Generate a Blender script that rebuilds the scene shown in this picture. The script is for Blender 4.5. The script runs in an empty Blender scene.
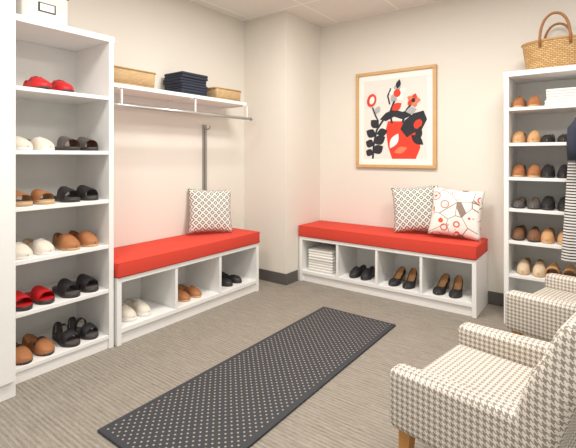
import bpy, bmesh, math, random
from mathutils import Matrix, Vector
random.seed(3)
S=bpy.context.scene
S.view_settings.view_transform='Standard'
S.view_settings.look='None'
S.view_settings.exposure=0.0

def lin(c):
    r=[]
    for v in c:
        v/=255.0
        r.append(v/12.92 if v<=0.04045 else ((v+0.055)/1.055)**2.4)
    return (r[0],r[1],r[2],1.0)

# ---------------------------------------------------------------- materials
class NT:
    def __init__(s,name,rough=0.6):
        s.m=bpy.data.materials.new(name); s.m.use_nodes=True
        s.t=s.m.node_tree; s.b=s.t.nodes['Principled BSDF']
        s.b.inputs['Roughness'].default_value=rough
    def n(s,typ,**kw):
        nd=s.t.nodes.new(typ)
        for k,v in kw.items(): setattr(nd,k,v)
        return nd
    def l(s,a,b): s.t.links.new(a,b)
    def math(s,op,a,b=None,c=None):
        nd=s.n('ShaderNodeMath',operation=op)
        for i,v in enumerate((a,b,c)):
            if v is None: continue
            if isinstance(v,(int,float)): nd.inputs[i].default_value=v
            else: s.l(v,nd.inputs[i])
        return nd.outputs[0]
    def mix(s,f,a,b):
        nd=s.n('ShaderNodeMix',data_type='RGBA')
        if isinstance(f,(int,float)): nd.inputs[0].default_value=f
        else: s.l(f,nd.inputs[0])
        for i,v in ((6,a),(7,b)):
            if isinstance(v,tuple): nd.inputs[i].default_value=v
            else: s.l(v,nd.inputs[i])
        return nd.outputs[2]
    def uv(s):
        return s.n('ShaderNodeUVMap').outputs[0]
    def obj(s):
        return s.n('ShaderNodeTexCoord').outputs['Object']
    def sep(s,v):
        nd=s.n('ShaderNodeSeparateXYZ'); s.l(v,nd.inputs[0]); return nd.outputs
    def mapping(s,v,scale=(1,1,1),rot=(0,0,0)):
        nd=s.n('ShaderNodeMapping'); s.l(v,nd.inputs[0])
        nd.inputs['Scale'].default_value=scale; nd.inputs['Rotation'].default_value=rot
        return nd.outputs[0]
    def noise(s,v,scale=10,detail=3,rough=.5):
        nd=s.n('ShaderNodeTexNoise'); s.l(v,nd.inputs['Vector'])
        nd.inputs['Scale'].default_value=scale; nd.inputs['Detail'].default_value=detail
        nd.inputs['Roughness'].default_value=rough
        return nd.outputs[0]
    def color(s,c):
        if isinstance(c,tuple): s.b.inputs['Base Color'].default_value=c
        else: s.l(c,s.b.inputs['Base Color'])
    def bump(s,h,strength=.3,dist=.005):
        nd=s.n('ShaderNodeBump'); nd.inputs['Strength'].default_value=strength
        nd.inputs['Distance'].default_value=dist
        s.l(h,nd.inputs['Height']); s.l(nd.outputs[0],s.b.inputs['Normal'])

def simple(name,c,rough=.6,var=.06,scale=30,bump=.1,metal=0):
    k=NT(name,rough); v=k.obj(); n=k.noise(v,scale,3)
    c=lin(c); d=tuple(x*(1-var) for x in c[:3])+(1,); e=tuple(min(1,x*(1+var)) for x in c[:3])+(1,)
    k.color(k.mix(n,d,e)); k.b.inputs['Metallic'].default_value=metal
    if bump: k.bump(n,bump,.002)
    return k.m

M={}
M['wall']=simple('wall_paint',(232,226,215),.85,.02,60,.08)
k=NT('ceiling_tile',.9); o=k.sep(k.obj())
gx=k.math('LESS_THAN',k.math('FRACT',k.math('MULTIPLY_ADD',o[0],1/.61,.35)),.035)
gy=k.math('LESS_THAN',k.math('FRACT',k.math('MULTIPLY_ADD',o[1],1/.61,.2)),.035)
g=k.math('MAXIMUM',gx,gy); nn=k.noise(k.obj(),120,4)
k.color(k.mix(g,k.mix(nn,lin((230,227,220)),lin((245,242,236))),lin((252,250,246)))); k.bump(g,.5,.006); M['ceil']=k.m

k=NT('carpet',.95); o=k.obj()
n1=k.noise(k.mapping(o,(7,85,1)),1.0,3,.5)
n2=k.noise(k.mapping(o,(34,200,1)),1.0,2,.5)
n3=k.noise(o,330,2)
so=k.sep(o)
rib=k.math('MULTIPLY_ADD',k.math('SINE',k.math('MULTIPLY',so[1],2*math.pi/.02)),.5,.5)
f=k.math('ADD',k.math('MULTIPLY',n1,.30),k.math('ADD',k.math('MULTIPLY',n2,.27),k.math('ADD',k.math('MULTIPLY',n3,.34),k.math('MULTIPLY',rib,.09))))
r=k.n('ShaderNodeValToRGB'); k.l(f,r.inputs[0])
r.color_ramp.elements[0].position=.34; r.color_ramp.elements[0].color=lin((114,106,96))
r.color_ramp.elements[1].position=.68; r.color_ramp.elements[1].color=lin((176,167,154))
k.color(r.outputs[0]); k.bump(f,.8,.008); M['carpet']=k.m

M['white']=simple('white_laminate',(242,241,238),.45,.015,20,.02)
M['whiteback']=simple('white_back_panel',(236,234,229),.6,.015,20,.02)
M['base']=simple('rubber_baseboard',(92,88,84),.6,.05,20,.05)
M['metal']=simple('brushed_metal',(170,168,165),.35,.05,80,.03,.85)
M['chrome']=simple('chrome_rod',(200,200,198),.3,.03,60,0,.7)
M['oak']=simple('oak_frame',(208,168,114),.5,.12,25,.1)
M['legwood']=simple('leg_wood',(190,135,75),.45,.15,25,.1)

def fabric(name,c,scale=500,var=.12,bump=.35):
    k=NT(name,.9); u=k.uv()
    w1=k.n('ShaderNodeTexWave'); w1.inputs['Scale'].default_value=scale/6; k.l(u,w1.inputs[0])
    n=k.noise(u,scale,2); c=lin(c)
    f=k.math('ADD',k.math('MULTIPLY',w1.outputs['Fac'],.35),k.math('MULTIPLY',n,.65))
    k.color(k.mix(f,tuple(x*(1-var) for x in c[:3])+(1,),tuple(min(1,x*(1+var)) for x in c[:3])+(1,)))
    k.bump(f,bump,.002); return k.m
M['red']=fabric('coral_red_fabric',(214,68,50))
M['towel']=fabric('white_towel',(238,235,229),400,.05,.5)
M['navy']=fabric('navy_knit',(48,52,66),400,.2)
M['canvas']=fabric('canvas_bin',(232,228,222),400,.05)

# houndstooth
k=NT('houndstooth_fabric',.9); o=k.sep(k.uv()); P=8/.0185
X=k.math('FLOOR',k.math('MULTIPLY',o[0],P)); Y=k.math('FLOOR',k.math('MULTIPLY',o[1],P))
sel=k.math('LESS_THAN',k.math('FLOORED_MODULO',k.math('ADD',X,Y),4),1.5)
cx=k.math('LESS_THAN',k.math('FLOORED_MODULO',X,8),3.5); cy=k.math('LESS_THAN',k.math('FLOORED_MODULO',Y,8),3.5)
c=k.math('ADD',k.math('MULTIPLY',sel,cx),k.math('MULTIPLY',k.math('SUBTRACT',1,sel),cy))
k.color(k.mix(c,lin((226,218,206)),lin((146,136,125)))); k.bump(k.noise(k.uv(),600,2),.3,.002); M['hound']=k.m

# rug
k=NT('perforated_mat',.75); o=k.sep(k.uv()); p=.036
a=k.math('MULTIPLY',o[0],1/p); b=k.math('MULTIPLY',o[1],1/p)
def dots(a,b,sh):
    fa=k.math('SUBTRACT',k.math('FRACT',k.math('ADD',a,sh)),.5); fb=k.math('SUBTRACT',k.math('FRACT',k.math('ADD',b,sh)),.5)
    d=k.math('SQRT',k.math('ADD',k.math('MULTIPLY',fa,fa),k.math('MULTIPLY',fb,fb)))
    mr=k.n('ShaderNodeMapRange'); k.l(d,mr.inputs[0])
    for i,v in ((1,.09),(2,.16),(3,1.0),(4,0.0)): mr.inputs[i].default_value=v
    return mr.outputs[0]
dd=k.math('MAXIMUM',dots(a,b,0),dots(a,b,.5))
inx=k.math('LESS_THAN',k.math('ABSOLUTE',o[0]),.262); iny=k.math('LESS_THAN',k.math('ABSOLUTE',o[1]),.868)
dd=k.math('MULTIPLY',dd,k.math('MULTIPLY',inx,iny))
k.color(k.mix(dd,k.mix(k.noise(k.uv(),90,3),lin((44,46,51)),lin((62,64,69))),lin((168,158,146))))
k.bump(k.math('ADD',k.math('MULTIPLY',dd,1.0),k.math('MULTIPLY',k.noise(k.uv(),220,2),.4)),.6,.004); M['rug']=k.m

# wicker
def wicker(name,c1,c2,s=1):
    k=NT(name,.75); br=k.n('ShaderNodeTexBrick'); k.l(k.uv(),br.inputs[0])
    br.inputs['Scale'].default_value=1.0; br.inputs['Brick Width'].default_value=.02*s; br.inputs['Row Height'].default_value=.009*s
    br.inputs['Mortar Size'].default_value=.0013*s; br.inputs['Color1'].default_value=lin(c1); br.inputs['Color2'].default_value=lin(c2)
    br.inputs['Mortar'].default_value=tuple(x*.45 for x in lin(c2)[:3])+(1,)
    k.color(br.outputs['Color']); k.bump(br.outputs['Fac'],-.6,.004); return k.m
M['wicker']=wicker('wicker_weave',(222,190,144),(200,164,116))
M['wicker2']=wicker('seagrass_weave',(218,180,126),(194,152,98),1.3)
M['rim']=simple('wicker_rim',(186,148,100),.7,.15,120,.4)
M['strap']=simple('leather_handle',(158,104,58),.5,.1,40,.1)

# pillows
k=NT('pillow_lattice',.9); o=k.sep(k.uv())
a=k.math('FRACT',k.math('MULTIPLY',k.math('ADD',o[0],o[1]),19)); b=k.math('FRACT',k.math('MULTIPLY',k.math('SUBTRACT',o[0],o[1]),19))
A1=k.math('ABSOLUTE',k.math('SUBTRACT',a,.5)); B1=k.math('ABSOLUTE',k.math('SUBTRACT',b,.5))
ff=k.math('SUBTRACT',k.math('MULTIPLY',k.math('LESS_THAN',A1,.36),k.math('LESS_THAN',B1,.36)),k.math('MULTIPLY',k.math('LESS_THAN',A1,.14),k.math('LESS_THAN',B1,.14)))
k.color(k.mix(ff,lin((236,233,225)),lin((122,120,113)))); k.bump(k.noise(k.uv(),500,2),.3,.002); M['pl1']=k.m
k=NT('pillow_botanical',.9)
def vor(sc,feat,off=0):
    v=k.n('ShaderNodeTexVoronoi',feature=feat); k.l(k.uv(),v.inputs['Vector']); v.inputs['Scale'].default_value=sc; v.inputs['Randomness'].default_value=.75; return v
v=vor(10,'F1'); ring=k.math('LESS_THAN',k.math('ABSOLUTE',k.math('SUBTRACT',v.outputs['Distance'],.33)),.03); dot=k.math('LESS_THAN',v.outputs['Distance'],.13)
v2=vor(7.5,'DISTANCE_TO_EDGE'); ln=k.math('LESS_THAN',v2.outputs['Distance'],.016)
v3=vor(24,'F1'); sp=k.math('LESS_THAN',v3.outputs['Distance'],.2)
cc=k.mix(sp,lin((240,235,228)),lin((200,192,186))); cc=k.mix(ln,cc,lin((150,130,120))); cc=k.mix(ring,cc,lin((222,92,64))); cc=k.mix(dot,cc,lin((222,62,40)))
k.color(cc); k.bump(k.noise(k.uv(),500,2),.3,.002); M['pl2']=k.m
# stripes
k=NT('striped_knit',.9); o=k.sep(k.uv())
st=k.math('LESS_THAN',k.math('FRACT',k.math('MULTIPLY',o[1],55)),.45)
k.color(k.mix(st,lin((226,222,216)),lin((60,62,70)))); k.bump(k.noise(k.uv(),400,2),.3,.002); M['stripe']=k.m

def leather(n,c,r=.5): M[n]=simple('shoe_'+n,c,r,.08,60,.08)
leather('s_red',(200,30,36)); leather('s_black',(42,40,42)); leather('s_gray',(92,86,84)); leather('s_brown',(170,112,70)); leather('s_tan',(208,160,112))
leather('s_cream',(226,217,202)); leather('s_beige',(214,190,158)); leather('s_choc',(124,88,64)); leather('sole_tan',(200,168,130)); leather('sole_dark',(54,48,46)); leather('sole_white',(238,234,228)); leather('gold',(196,150,80),.35)
for n,c in (('a_bg',(232,227,219)),('a_mat',(246,243,238)),('a_red',(226,66,46)),('a_or',(232,130,96)),('a_blk',(46,46,52)),('a_gray',(178,176,176)),('a_wh',(246,242,236))):
    M[n]=simple('print_'+n,c,.8,.03,40,0)

# ---------------------------------------------------------------- mesh builder
class MB:
    def __init__(s,*mats):
        s.bm=bmesh.new(); s.mats=list(mats)
    def mi(s,n):
        if n not in s.mats: s.mats.append(n)
        return s.mats.index(n)
    def box(s,x0,x1,y0,y1,z0,z1,mat,bev=0.0,seg=2,mtx=None,fn=None):
        t=bmesh.new(); bmesh.ops.create_cube(t,size=1)
        for v in t.verts:
            v.co=Vector(((x0+x1)/2+v.co.x*(x1-x0),(y0+y1)/2+v.co.y*(y1-y0),(z0+z1)/2+v.co.z*(z1-z0)))
        if bev>0: bmesh.ops.bevel(t,geom=t.edges[:],offset=bev,segments=seg,profile=.5,affect='EDGES')
        if fn:
            for v in t.verts: v.co=fn(v.co)
        s.merge(t,mat,mtx,smooth=(seg>2))
    def merge(s,t,mat,mtx=None,smooth=False):
        i=s.mi(mat); mp={}
        for v in t.verts: mp[v]=s.bm.verts.new((mtx@v.co) if mtx else v.co)
        for f in t.faces:
            try:
                nf=s.bm.faces.new([mp[v] for v in f.verts]); nf.material_index=i; nf.smooth=smooth
            except ValueError: pass
        t.free()
    def poly(s,pts,mat,smooth=False):
        vs=[s.bm.verts.new(p) for p in pts]; f=s.bm.faces.new(vs); f.material_index=s.mi(mat); f.smooth=smooth
    def grid(s,rows,mat,closed=False,keep=None,smooth=True,cap=False):
        i=s.mi(mat); R=[[s.bm.verts.new(p) for p in r] for r in rows]; n=len(rows[0])
        for a in range(len(R)-1):
            for b in range(n if closed else n-1):
                if keep and not keep(a,b): continue
                b2=(b+1)%n
                try:
                    f=s.bm.faces.new((R[a][b],R[a][b2],R[a+1][b2],R[a+1][b])); f.material_index=i; f.smooth=smooth
                except ValueError: pass
        if cap:
            for r in (R[0],R[-1]):
                try:
                    f=s.bm.faces.new(r); f.material_index=i
                except ValueError: pass
    def tube(s,pts,r,mat,n=10,cap=True):
        rows=[]; pts=[Vector(p) for p in pts]; up=None
        for i,p in enumerate(pts):
            d=(pts[min(i+1,len(pts)-1)]-pts[max(i-1,0)]).normalized()
            if up is None: up=Vector((0,0,1)) if abs(d.z)<.9 else Vector((1,0,0))
            a=d.cross(up).normalized(); b=a.cross(d).normalized(); up=b
            rr=r[i] if isinstance(r,(list,tuple)) else r
            rows.append([p+a*rr*math.cos(2*math.pi*j/n)+b*rr*math.sin(2*math.pi*j/n) for j in range(n)])
        s.grid(rows,mat,closed=True,cap=cap)
    def done(s,name,loc=(0,0,0),rot=(0,0,0)):
        bm=s.bm
        loose=[v for v in bm.verts if not v.link_faces]
        bmesh.ops.delete(bm,geom=loose,context='VERTS')
        bmesh.ops.recalc_face_normals(bm,faces=bm.faces[:])
        uvl=bm.loops.layers.uv.new('UVMap')
        for f in bm.faces:
            n=f.normal; ax=max(range(3),key=lambda q:abs(n[q]))
            for lp in f.loops:
                c=lp.vert.co
                lp[uvl].uv=((c.y,c.z),(c.x,c.z),(c.x,c.y))[ax]
        me=bpy.data.meshes.new(name); bm.to_mesh(me); bm.free()
        for m in s.mats: me.materials.append(M[m])
        ob=bpy.data.objects.new(name,me); S.collection.objects.link(ob)
        ob.location=loc; ob.rotation_euler=rot
        return ob

# ---------------------------------------------------------------- room
CE=2.44; WX=-2.75; WY=3.56; CX=-2.245; CY=2.994
def slab(name,x0,x1,y0,y1,z0,z1,mat):
    b=MB(); b.box(x0,x1,y0,y1,z0,z1,mat); return b.done(name)
slab('floor',-2.85,2.2,-1.6,3.66,-.1,0,'carpet')
slab('ceiling',-2.85,2.2,-1.6,3.66,CE,CE+.1,'ceil')
slab('wall_left',-2.85,WX,-1.6,3.66,0,CE,'wall')
slab('wall_back',WX,2.2,WY,WY+.1,0,CE,'wall')
slab('wall_column',WX,CX,CY,WY,0,CE,'wall')
def bb(name,x0,x1,y0,y1):
    b=MB(); b.box(x0,x1,y0,y1,0,.1,'base',.003); b.done(name)
bb('baseboard_left',WX,WX+.01,2.735,CY-.001)
bb('baseboard_column_front',WX+.01,CX+.01,CY-.01,CY-.0005)
bb('baseboard_column_side',CX+.0005,CX+.01,CY,3.165)
bb('baseboard_back',-.70,-.535,WY-.01,WY-.0005)

# ---------------------------------------------------------------- shelving units
def unit(name,x0,x1,y0,y1,H,shelves,front,t=.02,toe=.05,stile=.03):
    b=MB(); e=.002
    if front=='+x':
        b.box(x0,x0+.008,y0+t,y1-t,toe,H-.031,'whiteback')
        b.box(x0,x1,y0,y0+t,0,H-.03,'white',e); b.box(x0,x1,y1-stile,y1,0,H-.03,'white',e)
        b.box(x0,x1+.004,y0-.004,y1+.004,H-.03,H+.005,'white',e)
        for z in shelves: b.box(x0+.008,x1-.003,y0+t,y1-stile,z-.022,z,'white',e)
        b.box(x1-.03,x1-.012,y0+t,y1-stile,0,shelves[-1]-.022,'white')
    else:
        b.box(x0+t,x1-t,y1-.008,y1,toe,H-.031,'whiteback')
        b.box(x0,x0+stile,y0,y1,0,H-.03,'white',e); b.box(x1-t,x1,y0,y1,0,H-.03,'white',e)
        b.box(x0-.004,x1+.004,y0-.004,y1,H-.03,H+.005,'white',e)
        for z in shelves: b.box(x0+stile,x1-t,y0+.003,y1-.008,z-.022,z,'white',e)
        b.box(x0+stile,x1-t,y0+.012,y0+.03,0,shelves[-1]-.022,'white')
    return b.done(name)
LS=[1.505,1.18,.89,.62,.355,.08]
unit('shoe_shelving_unit',WX+.001,-2.35,.845,1.405,1.86,LS,'+x')
RS=[1.479,1.239,1.006,.793,.574,.345,.08]
unit('shoe_shelving_unit',-.53,.32,3.2,3.558,1.72,RS,'-y')
# tall cabinet at far left
b=MB()
b.box(WX+.001,-2.245,.12,.838,0,CE-.002,'white',.003)
b.box(-2.245,-2.228,.125,.44,.08,CE-.06,'white',.003); b.box(-2.245,-2.228,.446,.828,.08,CE-.06,'white',.003)
b.tube([(-2.205,.475,.95),(-2.205,.475,1.15)],.006,'chrome'); b.tube([(-2.23,.475,.96),(-2.205,.475,.96)],.005,'chrome'); b.tube([(-2.23,.475,1.14),(-2.205,.475,1.14)],.005,'chrome')
b.done('tall_cabinet')

# ---------------------------------------------------------------- benches
def bench(name,L,D,n,rotz,loc,top=.505):
    b=MB(); t=.03; zb=.10; zt=.41
    b.box(0,t,0,D,0,zt-.03,'white',.002); b.box(L-t,L,0,D,0,zt-.03,'white',.002)
    b.box(0,L,0,D,zt-.03,zt,'white',.002)
    b.box(t,L-t,.004,D,zb-.03,zb,'white',.002)
    b.box(t,L-t,.02,.035,0,zb-.03,'white')
    b.box(t,L-t,D-.01,D,zb,zt-.03,'whiteback')
    w=(L-2*t)/n
    for i in range(1,n): b.box(t+w*i-.011,t+w*i+.011,.004,D-.01,zb,zt-.03,'white',.002)
    b.box(-.004,L+.004,-.012,D,zt-.001,top,'red',.014,4)
    for z in (zt+.010,top-.008):
        b.tube([(0,D-.01,z),(0,-.008,z),(L,-.008,z),(L,D-.01,z)],.0045,'red',8)
    return b.done(name,loc,(0,0,rotz))
bench('storage_bench',1.31,.41,3,math.pi/2,(-2.335,1.418,0),.508)
bench('storage_bench',1.53,.37,4,0,(-2.232,3.18,0),.513)

# ---------------------------------------------------------------- rug
b=MB(); b.box(-.2865,.2865,-.893,.893,0,.012,'rug',.004); b.done('perforated_floor_mat',(-1.393,1.822,.0005))

# ---------------------------------------------------------------- shoes
WT=[(0,.02),(.02,.17),(.06,.27),(.14,.34),(.25,.36),(.4,.37),(.55,.43),(.7,.5),(.8,.48),(.88,.41),(.95,.28),(.985,.15),(1,.02)]
def itp(tab,t):
    for (a,va),(b_,vb) in zip(tab,tab[1:]):
        if t<=b_: 
            u=(t-a)/(b_-a); return va+(vb-va)*u
    return tab[-1][1]
TS=[0,.01,.03,.06,.1,.15,.2,.26,.32,.38,.44,.5,.56,.62,.68,.74,.8,.85,.9,.94,.97,.99,1]
def shoe(b,kind,up,sole,insole,mtx,L,W,side,zs=1.0):
    hh={'heel':.06,'wedge':.03}.get(kind,0.0)
    th={'sneaker':.024,'slide':.022,'sandal':.018,'heel':.006,'loafer':.013}.get(kind,.010)
    def zc(t): 
        u=max(0,min(1,(.62-t)/.42)); return hh*(u*u*(3-2*u))
    def P(t,y,z): return mtx@Vector((t*L,y+side*W*.07*math.sin(math.pi*t),z))
    rows=[]; 
    for t in TS:
        w=itp(WT,t)*W; z=zc(t); rows.append([P(t,-w,z),P(t,w,z),P(t,w*1.03,z+th),P(t,-w*1.03,z+th)])
    b.grid(rows,sole,closed=True,cap=True)
    b.grid([[P(t,-itp(WT,t)*W*.93,zc(t)+th+.0012),P(t,itp(WT,t)*W*.93,zc(t)+th+.0012)] for t in TS[1:-1]],insole)
    if kind=='heel':
        r2=[]
        for f,zz in ((1,hh+.002),(.8,hh*.6),(.7,0)):
            r2.append([P(.10+.09*f*math.cos(a)-.02*(1-f),W*.3*f*math.sin(a),zz) for a in [2*math.pi*j/12 for j in range(12)]])
        b.grid(r2,'gold' if up=='s_black' else up,closed=True,cap=True)
    H={'slide':[(0,.05),(.45,.056),(.6,.05),(.85,.038),(1,.03)],
       'sandal':[(0,.055),(.3,.07),(.45,.06),(.7,.045),(.85,.032),(1,.02)],
       'sneaker':[(0,.05),(.1,.062),(.3,.06),(.5,.068),(.65,.058),(.85,.038),(1,.02)],
       'loafer':[(0,.042),(.08,.055),(.3,.052),(.5,.062),(.65,.054),(.85,.036),(1,.018)],
       'mule':[(0,.05),(.45,.06),(.6,.054),(.85,.036),(1,.018)]}.get(kind,[(0,.036),(.08,.046),(.3,.035),(.5,.038),(.65,.036),(.85,.03),(1,.014)])
    H=[(a,v*zs) for a,v in H]
    NA=14; A=[math.pi*j/NA for j in range(NA+1)]
    T2=[i/30 for i in range(31)]
    def up_rows(sc,off):
        rr=[]
        for t in T2:
            w=itp(WT,t)*W*1.03*sc+ -off; w=max(w,.001); h=itp(H,t)*sc
            rr.append([P(t,w*math.copysign(abs(math.cos(a))**.8,math.cos(a)),zc(t)+th*.7+h*max(0,math.sin(a))**.75) for a in A])
        return rr
    def keep(i,j):
        t=(T2[i]+T2[i+1])/2; c=math.cos((A[j]+A[j+1])/2)
        if kind=='slide': return .44<t<.84
        if kind=='mule': return t>.42+.10*abs(c)
        if kind=='sandal': return (.62<t<.83) or (.36<t<.44) or (t<.09)
        ce,ra=(.31,.26) if kind in('sneaker','loafer') else (.36,.32)
        return ((t-ce)/ra)**2+(c/.86)**2>1
    b.grid(up_rows(1,0),up,keep=keep)
    b.grid(up_rows(.95,.001),insole,keep=keep)
    if kind=='sneaker':
        for i in range(4):
            t=.44+i*.055; h=itp(H,t)+th*.7+.003
            b.tube([P(t,-.014,h-.006),P(t,0,h),P(t+.02,.014,h-.006)],.002,'sole_white',6)
    if kind=='loafer':
        b.grid([[P(tt,itp(WT,tt)*W*1.06*math.cos(a),th*.7+(itp(H,tt)+.002)*max(0,math.sin(a))**.75) for a in A[2:-2]] for tt in (.56,.60,.64)],sole if sole!='sole_tan' else up)
NAMES={'slide':'slide_sandals','sandal':'strappy_sandals','sneaker':'sneakers','loafer':'loafers','mule':'mules','heel':'high_heels','flat':'ballet_flats'}
def pair(kind,up,sole,insole,x,y,z,yaw,L=.24,W=.088,gap=.047,splay=4,zs=1.0):
    b=MB()
    for sd in (-1,1):
        m=Matrix.Translation((0,sd*gap,0))@Matrix.Rotation(math.radians(sd*splay),4,'Z')@Matrix.Translation((-L/2,0,0))
        shoe(b,kind,up,sole,insole,m,L,W,sd,zs)
    b.done(NAMES[kind],(x,y,z+.0006),(0,0,yaw))
XL=-2.485
pair('loafer','s_red','sole_dark','s_red',XL+.01,1.08,LS[0],.1,gap=.055,W=.095,zs=1.15)
rows=[(1,('loafer','s_cream','sole_white','s_beige'),('slide','s_gray','sole_dark','s_choc')),
      (2,('slide','s_brown','sole_tan','sole_tan'),('slide','s_black','sole_dark','s_gray')),
      (3,('loafer','s_cream','sole_white','s_beige'),('loafer','s_brown','sole_tan','s_brown')),
      (4,('slide','s_red','sole_dark','s_red'),('slide','s_black','sole_dark','s_gray')),
      (5,('loafer','s_brown','sole_dark','s_tan'),('sandal','s_black','sole_dark','s_gray'))]
for i,a,c in rows:
    pair(*a,XL,.985,LS[i],.08,W=.094,gap=.05,zs=1.1); pair(*c,XL,1.235,LS[i],.08,W=.096,gap=.05,zs=1.25)
YR=3.335; D=-math.pi/2
rr=[(0,[('loafer','s_brown','sole_tan','s_tan')]),
    (1,[('loafer','s_tan','sole_tan','s_tan'),('flat','s_black','sole_dark','s_tan'),('flat','s_black','sole_dark','s_beige')]),
    (2,[('loafer','s_brown','sole_tan','s_tan'),('loafer','s_black','sole_dark','s_tan'),('flat','s_choc','sole_dark','s_beige')]),
    (3,[('flat','s_gray','sole_dark','s_beige'),('loafer','s_black','sole_dark','s_tan'),('loafer','s_black','sole_dark','s_gray')]),
    (4,[('loafer','s_choc','sole_dark','s_tan'),('loafer','s_tan','sole_tan','s_tan'),('flat','s_beige','sole_tan','s_tan')]),
    (5,[('loafer','s_beige','sole_tan','s_tan'),('slide','s_tan','sole_tan','s_tan')])]
for i,l in rr:
    for j,a in enumerate(l): pair(*a,-.405+.172*j+(.03 if i==5 else 0),YR,RS[i],D,L=.235,W=.08,gap=.0415,splay=2,zs=1.3)
# bench shoes
pair('sneaker','s_cream','sole_white','s_cream',-2.49,1.61,.10,.0)
pair('loafer','s_brown','sole_tan','s_tan',-2.50,2.06,.10,.0)
pair('flat','s_black','sole_dark','s_gray',-2.50,2.50,.10,.0,zs=1.3)
pair('loafer','s_black','sole_dark','s_gray',-1.66,3.34,.10,D,zs=1.2)
pair('heel','s_black','sole_dark','s_tan',-1.29,3.33,.10,D,W=.09,gap=.052,zs=1.2)
pair('heel','s_black','sole_dark','s_tan',-.93,3.33,.10,D,W=.09,gap=.052,zs=1.2)

# ---------------------------------------------------------------- folded textiles
def stack(name,x0,x1,y0,y1,z,n,h,mat,j=.006):
    b=MB()
    for i in range(n):
        dx=random.uniform(-j,j); dy=random.uniform(-j,j)
        for q in range(2):
            zz=z+i*h+q*h*.5
            b.box(x0+dx,x1+dx,y0+dy,y1+dy,zz+.0005,zz+h*.5+.001,mat,h*.22,3)
    b.done(name)
stack('folded_towels',-2.16,-1.90,3.22,3.49,.101,4,.048,'towel')
stack('folded_towels',-.29,-.03,3.225,3.50,RS[0]+.0005,3,.036,'towel')
stack('folded_towels',.0,.24,3.225,3.50,RS[0]+.0005,3,.036,'towel')

# ---------------------------------------------------------------- wall shelf w/ rod
b=MB()
b.box(WX+.001,-2.45,1.412,2.70,1.585,1.612,'white',.002)
b.box(WX+.001,WX+.02,1.412,2.70,1.53,1.585,'white',.002)
for y in (1.50,2.10,2.67):
    b.box(WX+.02,-2.46,y-.006,y+.006,1.573,1.585,'white')
    b.box(-2.427,-2.413,y-.004,y+.004,1.47,1.58,'white',.001); b.box(-2.47,-2.413,y-.004,y+.004,1.573,1.585,'white',.001)
b.tube([(-2.42,1.412,1.47),(-2.42,2.72,1.47)],.0125,'chrome',14)
b.tube([(-2.42,2.72,1.47),(-2.42,2.727,1.47)],.016,'chrome',14)
b.done('wall_shelf')
b=MB()
b.box(WX+.001,WX+.018,2.462,2.50,.83,1.42,'metal',.004); b.box(WX+.018,WX+.03,2.471,2.491,.85,1.40,'metal',.003)
b.tube([(WX+.03,2.481,1.38),(WX+.07,2.481,1.38),(WX+.085,2.481,1.41)],.006,'metal')
b.done('metal_wall_rail')

def basketbox(name,x0,x1,y0,y1,z0,h):
    b=MB(); cx,cy=(x0+x1)/2,(y0+y1)/2; z0+=.001
    def ring(s,z,n=8,r=.02):
        out=[]; hx,hy=(x1-x0)/2*s,(y1-y0)/2*s
        for k2,(sx,sy) in enumerate(((1,1),(-1,1),(-1,-1),(1,-1))):
            for q in range(n):
                a=math.pi/2*(k2+q/(n-1)); out.append(Vector((cx+sx*(hx-r)+r*math.cos(a),cy+sy*(hy-r)+r*math.sin(a),z)))
        return out
    b.grid([ring(.95,z0),ring(.965,z0+h*.5),ring(.985,z0+h),ring(.95,z0+h),ring(.9,z0+.012)],'wicker',closed=True,cap=True)
    rg=ring(.985,z0+h-.004); b.tube(rg+[rg[0]],.006,'wicker',8)
    rg=ring(.955,z0+.006); b.tube(rg+[rg[0]],.005,'wicker',8)
    b.done(name)
basketbox('wicker_basket',-2.73,-2.47,1.44,1.80,1.612,.112)
basketbox('wicker_basket',-2.72,-2.475,2.37,2.67,1.612,.095)
stack('folded_clothes',-2.72,-2.50,2.04,2.30,1.6125,4,.043,'navy',.008)

# fabric bin on left unit
b=MB()
b.box(-2.70,-2.42,.93,1.17,1.8665,2.07,'canvas',.012,4)
b.box(-2.705,-2.415,.925,1.175,2.03,2.085,'s_choc',.008,3)
b.box(-2.421,-2.417,1.01,1.10,1.93,1.98,'a_blk',.001); b.box(-2.4175,-2.4155,1.018,1.092,1.936,1.974,'a_wh')
b.box(-2.421,-2.415,.935,1.165,1.8665,1.885,'wicker',.002)
b.done('fabric_storage_bin')

# tote basket on right unit
b=MB(); cx,cy,z0=-.235,3.34,1.7265; rows=[]
prof=[(.02,.01,0),(.168,.098,0),(.178,.104,.02),(.190,.112,.10),(.20,.12,.17),(.203,.122,.19),(.195,.115,.19),(.18,.105,.10),(.15,.09,.02),(.02,.01,.012)]
for rx,ry,z in prof: rows.append([Vector((cx+rx*math.cos(a),cy+ry*math.sin(a),z0+z)) for a in [2*math.pi*j/40 for j in range(40)]])
b.grid(rows,'wicker2',closed=True)
b.tube([(cx+.2*math.cos(a),cy+.12*math.sin(a),z0+.188) for a in [2*math.pi*j/40 for j in range(41)]],.009,'rim',8)
for sy,ln_ in ((-1,-.015),(1,.03)):
    pts=[]
    for j in range(21):
        a=math.pi*j/20; pts.append((cx-.085*math.cos(a),cy+sy*.117+ln_*math.sin(a),z0+.15+.20*math.sin(a)**.7))
    b.tube(pts,.0085,'strap',8)
b.done('woven_tote_basket')

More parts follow.
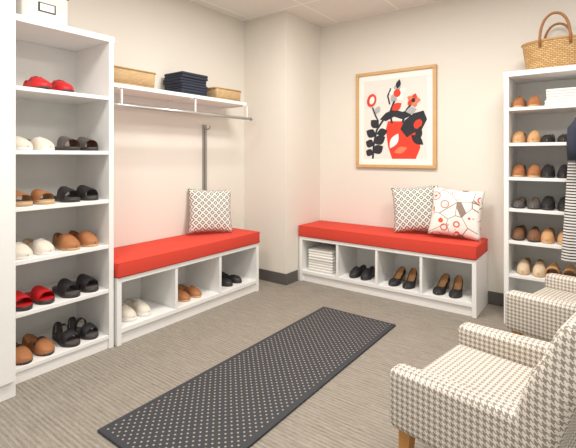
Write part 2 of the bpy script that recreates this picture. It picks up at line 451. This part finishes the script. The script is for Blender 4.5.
# ---------------------------------------------------------------- framed art
b=MB(); fx0,fx1,fz0,fz1=-1.834,-1.092,1.045,1.915; fw=.028; yb=WY-.0008
b.box(fx0,fx1,yb-.03,yb,fz0,fz0+fw,'oak',.003); b.box(fx0,fx1,yb-.03,yb,fz1-fw,fz1,'oak',.003)
b.box(fx0,fx0+fw,yb-.03,yb,fz0+fw,fz1-fw,'oak',.003); b.box(fx1-fw,fx1,yb-.03,yb,fz0+fw,fz1-fw,'oak',.003)
b.box(fx0+fw,fx1-fw,yb-.012,yb-.002,fz0+fw,fz1-fw,'a_mat')
ax0,ax1,az0,az1=-1.755,-1.171,1.125,1.835
lay=[yb-.0125]
def pt(u,v): return (ax0+(ax1-ax0)*u/60,lay[0],az0+(az1-az0)*v/76)
def sh(pts,mat):
    lay[0]-=.0002; b.poly([pt(*p) for p in pts],mat)
def ell(u,v,ru,rv,mat,rot=0,n=24):
    c,s=math.cos(math.radians(rot)),math.sin(math.radians(rot))
    sh([(u+ru*math.cos(a)*c-rv*math.sin(a)*s,v+ru*math.cos(a)*s+rv*math.sin(a)*c) for a in [2*math.pi*j/n for j in range(n)]],mat)
def leaf(u,v,l,w,rot,mat):
    c,s=math.cos(math.radians(rot)),math.sin(math.radians(rot)); P_=[]
    for j in range(13): t=j/12; P_.append((l*t,w*math.sin(math.pi*t)))
    for j in range(11,0,-1): t=j/12; P_.append((l*t,-w*math.sin(math.pi*t)))
    sh([(u+x*c-y*s,v+x*s+y*c) for x,y in P_],mat)
def band(pts,w,mat):
    L_,R_=[],[]
    for i,p in enumerate(pts):
        q=Vector(pts[min(i+1,len(pts)-1)])-Vector(pts[max(i-1,0)]); q.normalize()
        L_.append((p[0]-q.y*w,p[1]+q.x*w)); R_.append((p[0]+q.y*w,p[1]-q.x*w))
    lay[0]-=.0002
    for i in range(len(pts)-1): b.poly([pt(*L_[i]),pt(*L_[i+1]),pt(*R_[i+1]),pt(*R_[i])],mat)
sh([(0,0),(60,0),(60,76),(0,76)],'a_bg')
# red vase block, lower centre
sh([(28,0),(50,0),(54,10),(53,24),(56,34),(24,36),(22,28),(24,12)],'a_red')
leaf(26,10,16,3.6,60,'a_wh'); leaf(30,6,13,3,20,'a_or')
# dark hanging foliage left
band([(9,0),(10,14),(13,28),(20,38),(28,40)],1.0,'a_blk')
for u,v,l,w,r in ((9,4,8,3.8,150),(9,6,12,4.6,30),(10,13,9,4.2,155),(10,15,13,4.6,28),(12,22,11,4.4,150),(13,24,11,4,15),(15,30,11,4.2,135)): leaf(u,v,l,w,r,'a_blk')
# sweeping dark band across the centre
sh([(16,38),(22,44),(30,47),(38,44),(44,46),(46,40),(38,37),(30,40),(22,36)],'a_blk')
sh([(36,28),(40,36),(48,42),(57,44),(60,36),(55,26),(48,24),(42,20)],'a_blk')
ell(52,32,3.4,4.6,'a_red',-30)
leaf(46,22,14,3.6,-40,'a_blk'); leaf(54,30,14,3,-100,'a_blk')
band([(28,34),(26,44),(30,54),(33,60)],.9,'a_blk'); band([(38,34),(42,46),(47,52)],.9,'a_blk')
leaf(28,46,11,3.6,35,'a_red'); leaf(41,44,10,3.2,10,'a_gray')
# flowers
for i in range(5): leaf(33,62,9.5,3.2,72*i+18,'a_gray' if i%2 else 'a_wh')
ell(33,62,3.4,3.8,'a_red')
band([(27,67),(24,60),(26,52)],.7,'a_blk'); leaf(33,66,9,2.2,75,'a_blk')
for i in range(5): leaf(48,54,6.5,2.4,72*i,'a_red' if i%2 else 'a_or')
ell(48,54,1.8,2.0,'a_blk')
ell(8,57,4.6,6.4,'a_red',-15); ell(8.5,57,2.4,3.8,'a_wh',-15); band([(9,50),(12,42),(15,36)],.7,'a_blk'); leaf(12,44,8,2.4,60,'a_gray')
b.done('framed_botanical_print')

# ---------------------------------------------------------------- pillows
def pillow(name,s,T,mat,loc,rz,tilt,roll=0,seat=.5145):
    b=MB(); n=22
    for sg in (-1,1):
        rows=[]
        for i in range(n+1):
            r=[]
            for j in range(n+1):
                u=-1+2*i/n; v=-1+2*j/n
                pin=.07
                x=u*(1-pin*(1-v*v))*s/2; z=v*(1-pin*(1-u*u))*s/2
                th=T/2*((1-u*u)*(1-v*v))**.42*(1+.05*math.sin(5*u+3*v))
                r.append(Vector((x,sg*th,z)))
            rows.append(r)
        b.grid(rows,mat)
    bmesh.ops.remove_doubles(b.bm,verts=b.bm.verts[:],dist=.0005)
    ob=b.done(name,loc,(0,0,0))
    mt=Matrix.Rotation(rz,4,'Z')@Matrix.Rotation(tilt,4,'X')@Matrix.Rotation(roll,4,'Y')
    zm=min((mt@v.co).z for v in ob.data.vertices)
    ob.matrix_world=Matrix.Translation((loc[0],loc[1],seat-zm))@mt
pillow('throw_pillow',.37,.13,'pl1',(-2.60,2.42,.692),math.radians(62),math.radians(-17),math.radians(3),.5095)
pillow('throw_pillow',.38,.13,'pl1',(-1.22,3.415,.692),math.radians(14),math.radians(-17),math.radians(-6))
pillow('throw_pillow',.385,.13,'pl2',(-.895,3.385,.70),math.radians(8),math.radians(-17),math.radians(4))

# ---------------------------------------------------------------- armchairs (facing -x)
def armchair(loc,rz=0):
    b=MB(); W=.60; zb=.245; za=.445; D=.52
    for y0 in (0,W-.085):
        b.box(0,D-.08,y0,y0+.085,zb,za,'hound',.028,5,fn=lambda c:Vector((c.x,c.y,c.z+.05*max(0,(c.x-.1))*(1 if c.z>.35 else 0))))
    b.box(.02,D-.06,.07,W-.07,zb+.005,.31,'hound',.015,4)
    b.box(.005,D-.10,.082,W-.082,.28,.375,'hound',.03,5,fn=lambda c:Vector((c.x,c.y,c.z+(.012*math.sin(math.pi*(c.y-.08)/(W-.16)) if c.z>.34 else 0))))
    def lean(c):
        k_=max(0,c.z-.36); yy=(c.y-W/2)/(W/2)
        return Vector((c.x+.26*k_+.25*k_*k_, W/2+(c.y-W/2)*(1-.10*max(0,(c.z-.55))/.2), c.z-.02*yy*yy*(1 if c.z>.6 else 0)))
    t=bmesh.new()
    bmesh.ops.create_cube(t,size=1)
    for v in t.verts: v.co=Vector((D-.10+v.co.x*.12,W/2+v.co.y*W,.495+v.co.z*.50))
    vert=[e for e in t.edges if abs(e.verts[0].co.z-e.verts[1].co.z)>.3]
    bmesh.ops.subdivide_edges(t,edges=vert,cuts=8,use_grid_fill=True)
    bmesh.ops.recalc_face_normals(t,faces=t.faces[:])
    sharp=[e for e in t.edges if len(e.link_faces)==2 and e.link_faces[0].normal.dot(e.link_faces[1].normal)<.5]
    bmesh.ops.bevel(t,geom=sharp,offset=.032,segments=4,profile=.5,affect='EDGES')
    for v in t.verts: v.co=lean(v.co)
    b.merge(t,'hound',smooth=True)
    for x,y in ((.05,.05),(.05,W-.05),(D-.09,.05),(D-.09,W-.05)):
        o=.02 if x>.3 else -.01
        rows=[]
        for z,r in ((zb+.01,.021),(0,.013)):
            k2=(zb-z)/zb; rows.append([Vector((x+o*k2*1.5+sx*r,y+sy*r,z)) for sx,sy in ((-1,-1),(1,-1),(1,1),(-1,1))])
        b.grid(rows,'legwood',closed=True,cap=True,smooth=False)
    b.done('houndstooth_armchair',loc,(0,0,rz))
armchair((-.573,1.322,.0005),math.radians(-10))
armchair((-.405,2.43,.0005),math.radians(-15))

# ---------------------------------------------------------------- hanging garments
def garment(name,cx,cy,top,bot,mat,w0,w1,d,seed,sleeves=True,reach=.05):
    b=MB(); rows=[]; n=48; H=top-bot
    for i in range(25):
        t=i/24; z=top-t*H
        w=w0+(w1-w0)*max(0,t-.1)
        if t<.06: w=w0*(.3+.7*(t/.06)**.6)
        dd=d*(.45+.55*min(1,t*3)); amp=.012*min(1,t*2)
        rows.append([Vector((cx+w*math.cos(a)*(1+.02*math.sin(7*a+seed)),cy+dd*math.sin(a)+amp*math.sin(9*a+seed+t*1.5)*(.5+.5*abs(math.cos(a)))*abs(math.sin(a)),z)) for a in [2*math.pi*j/n for j in range(n)]])
    b.grid(rows,mat,closed=True)
    if sleeves:
        for sx in (-1,1):
            b.tube([(cx+sx*w0*.78,cy,top-.045),(cx+sx*w0*.98,cy-.01,top-.10),(cx+sx*(w0*1.02),cy-.015,top-.18),(cx+sx*(w0*1.02),cy-.015,bot+.02)],[.04,.042,.036,.032],mat,14)
    b.tube([(cx,cy,top-.01),(cx,cy,top+.035),(cx+.012,cy+.0,top+.055),(cx,cy+.01,top+.07),(cx-.005,cy+reach,top+.066)],.0025,'chrome',6)
    b.done(name)
garment('striped_dress',.012,3.14,1.36,.50,'stripe',.165,.215,.028,1.0,False,.055)
garment('navy_cardigan',.068,3.045,1.405,1.10,'navy',.19,.185,.026,2.2,True,.15)

# ---------------------------------------------------------------- ceiling lights
def panel(x,y,e):
    b=MB(); b.box(x-.31,x+.31,y-.31,y+.31,CE-.012,CE-.0005,'white',.003); b.done('ceiling_light_panel')
    L=bpy.data.lights.new('panel_light','AREA'); L.shape='SQUARE'; L.size=.5; L.energy=e; L.color=(1,.962,.91)
    o=bpy.data.objects.new('panel_light',L); S.collection.objects.link(o); o.location=(x,y,CE-.016)
for x,y,e in ((-1.4,2.1,32),(-1.5,.5,23),(-.1,2.1,26),(.2,.4,16)): panel(x,y,e)
W=bpy.data.worlds.new('World'); S.world=W; W.use_nodes=True
bg=W.node_tree.nodes['Background']; bg.inputs[0].default_value=(1,.985,.96,1); bg.inputs[1].default_value=.8

# ---------------------------------------------------------------- camera
cd=bpy.data.cameras.new('camera'); co=bpy.data.objects.new('camera',cd); S.collection.objects.link(co); S.camera=co
cd.sensor_width=36; cd.lens=26.25; cd.shift_y=-68/576; cd.clip_start=.05
co.location=(0,0,1.15); co.rotation_euler=(math.pi/2,0,math.radians(36.6))
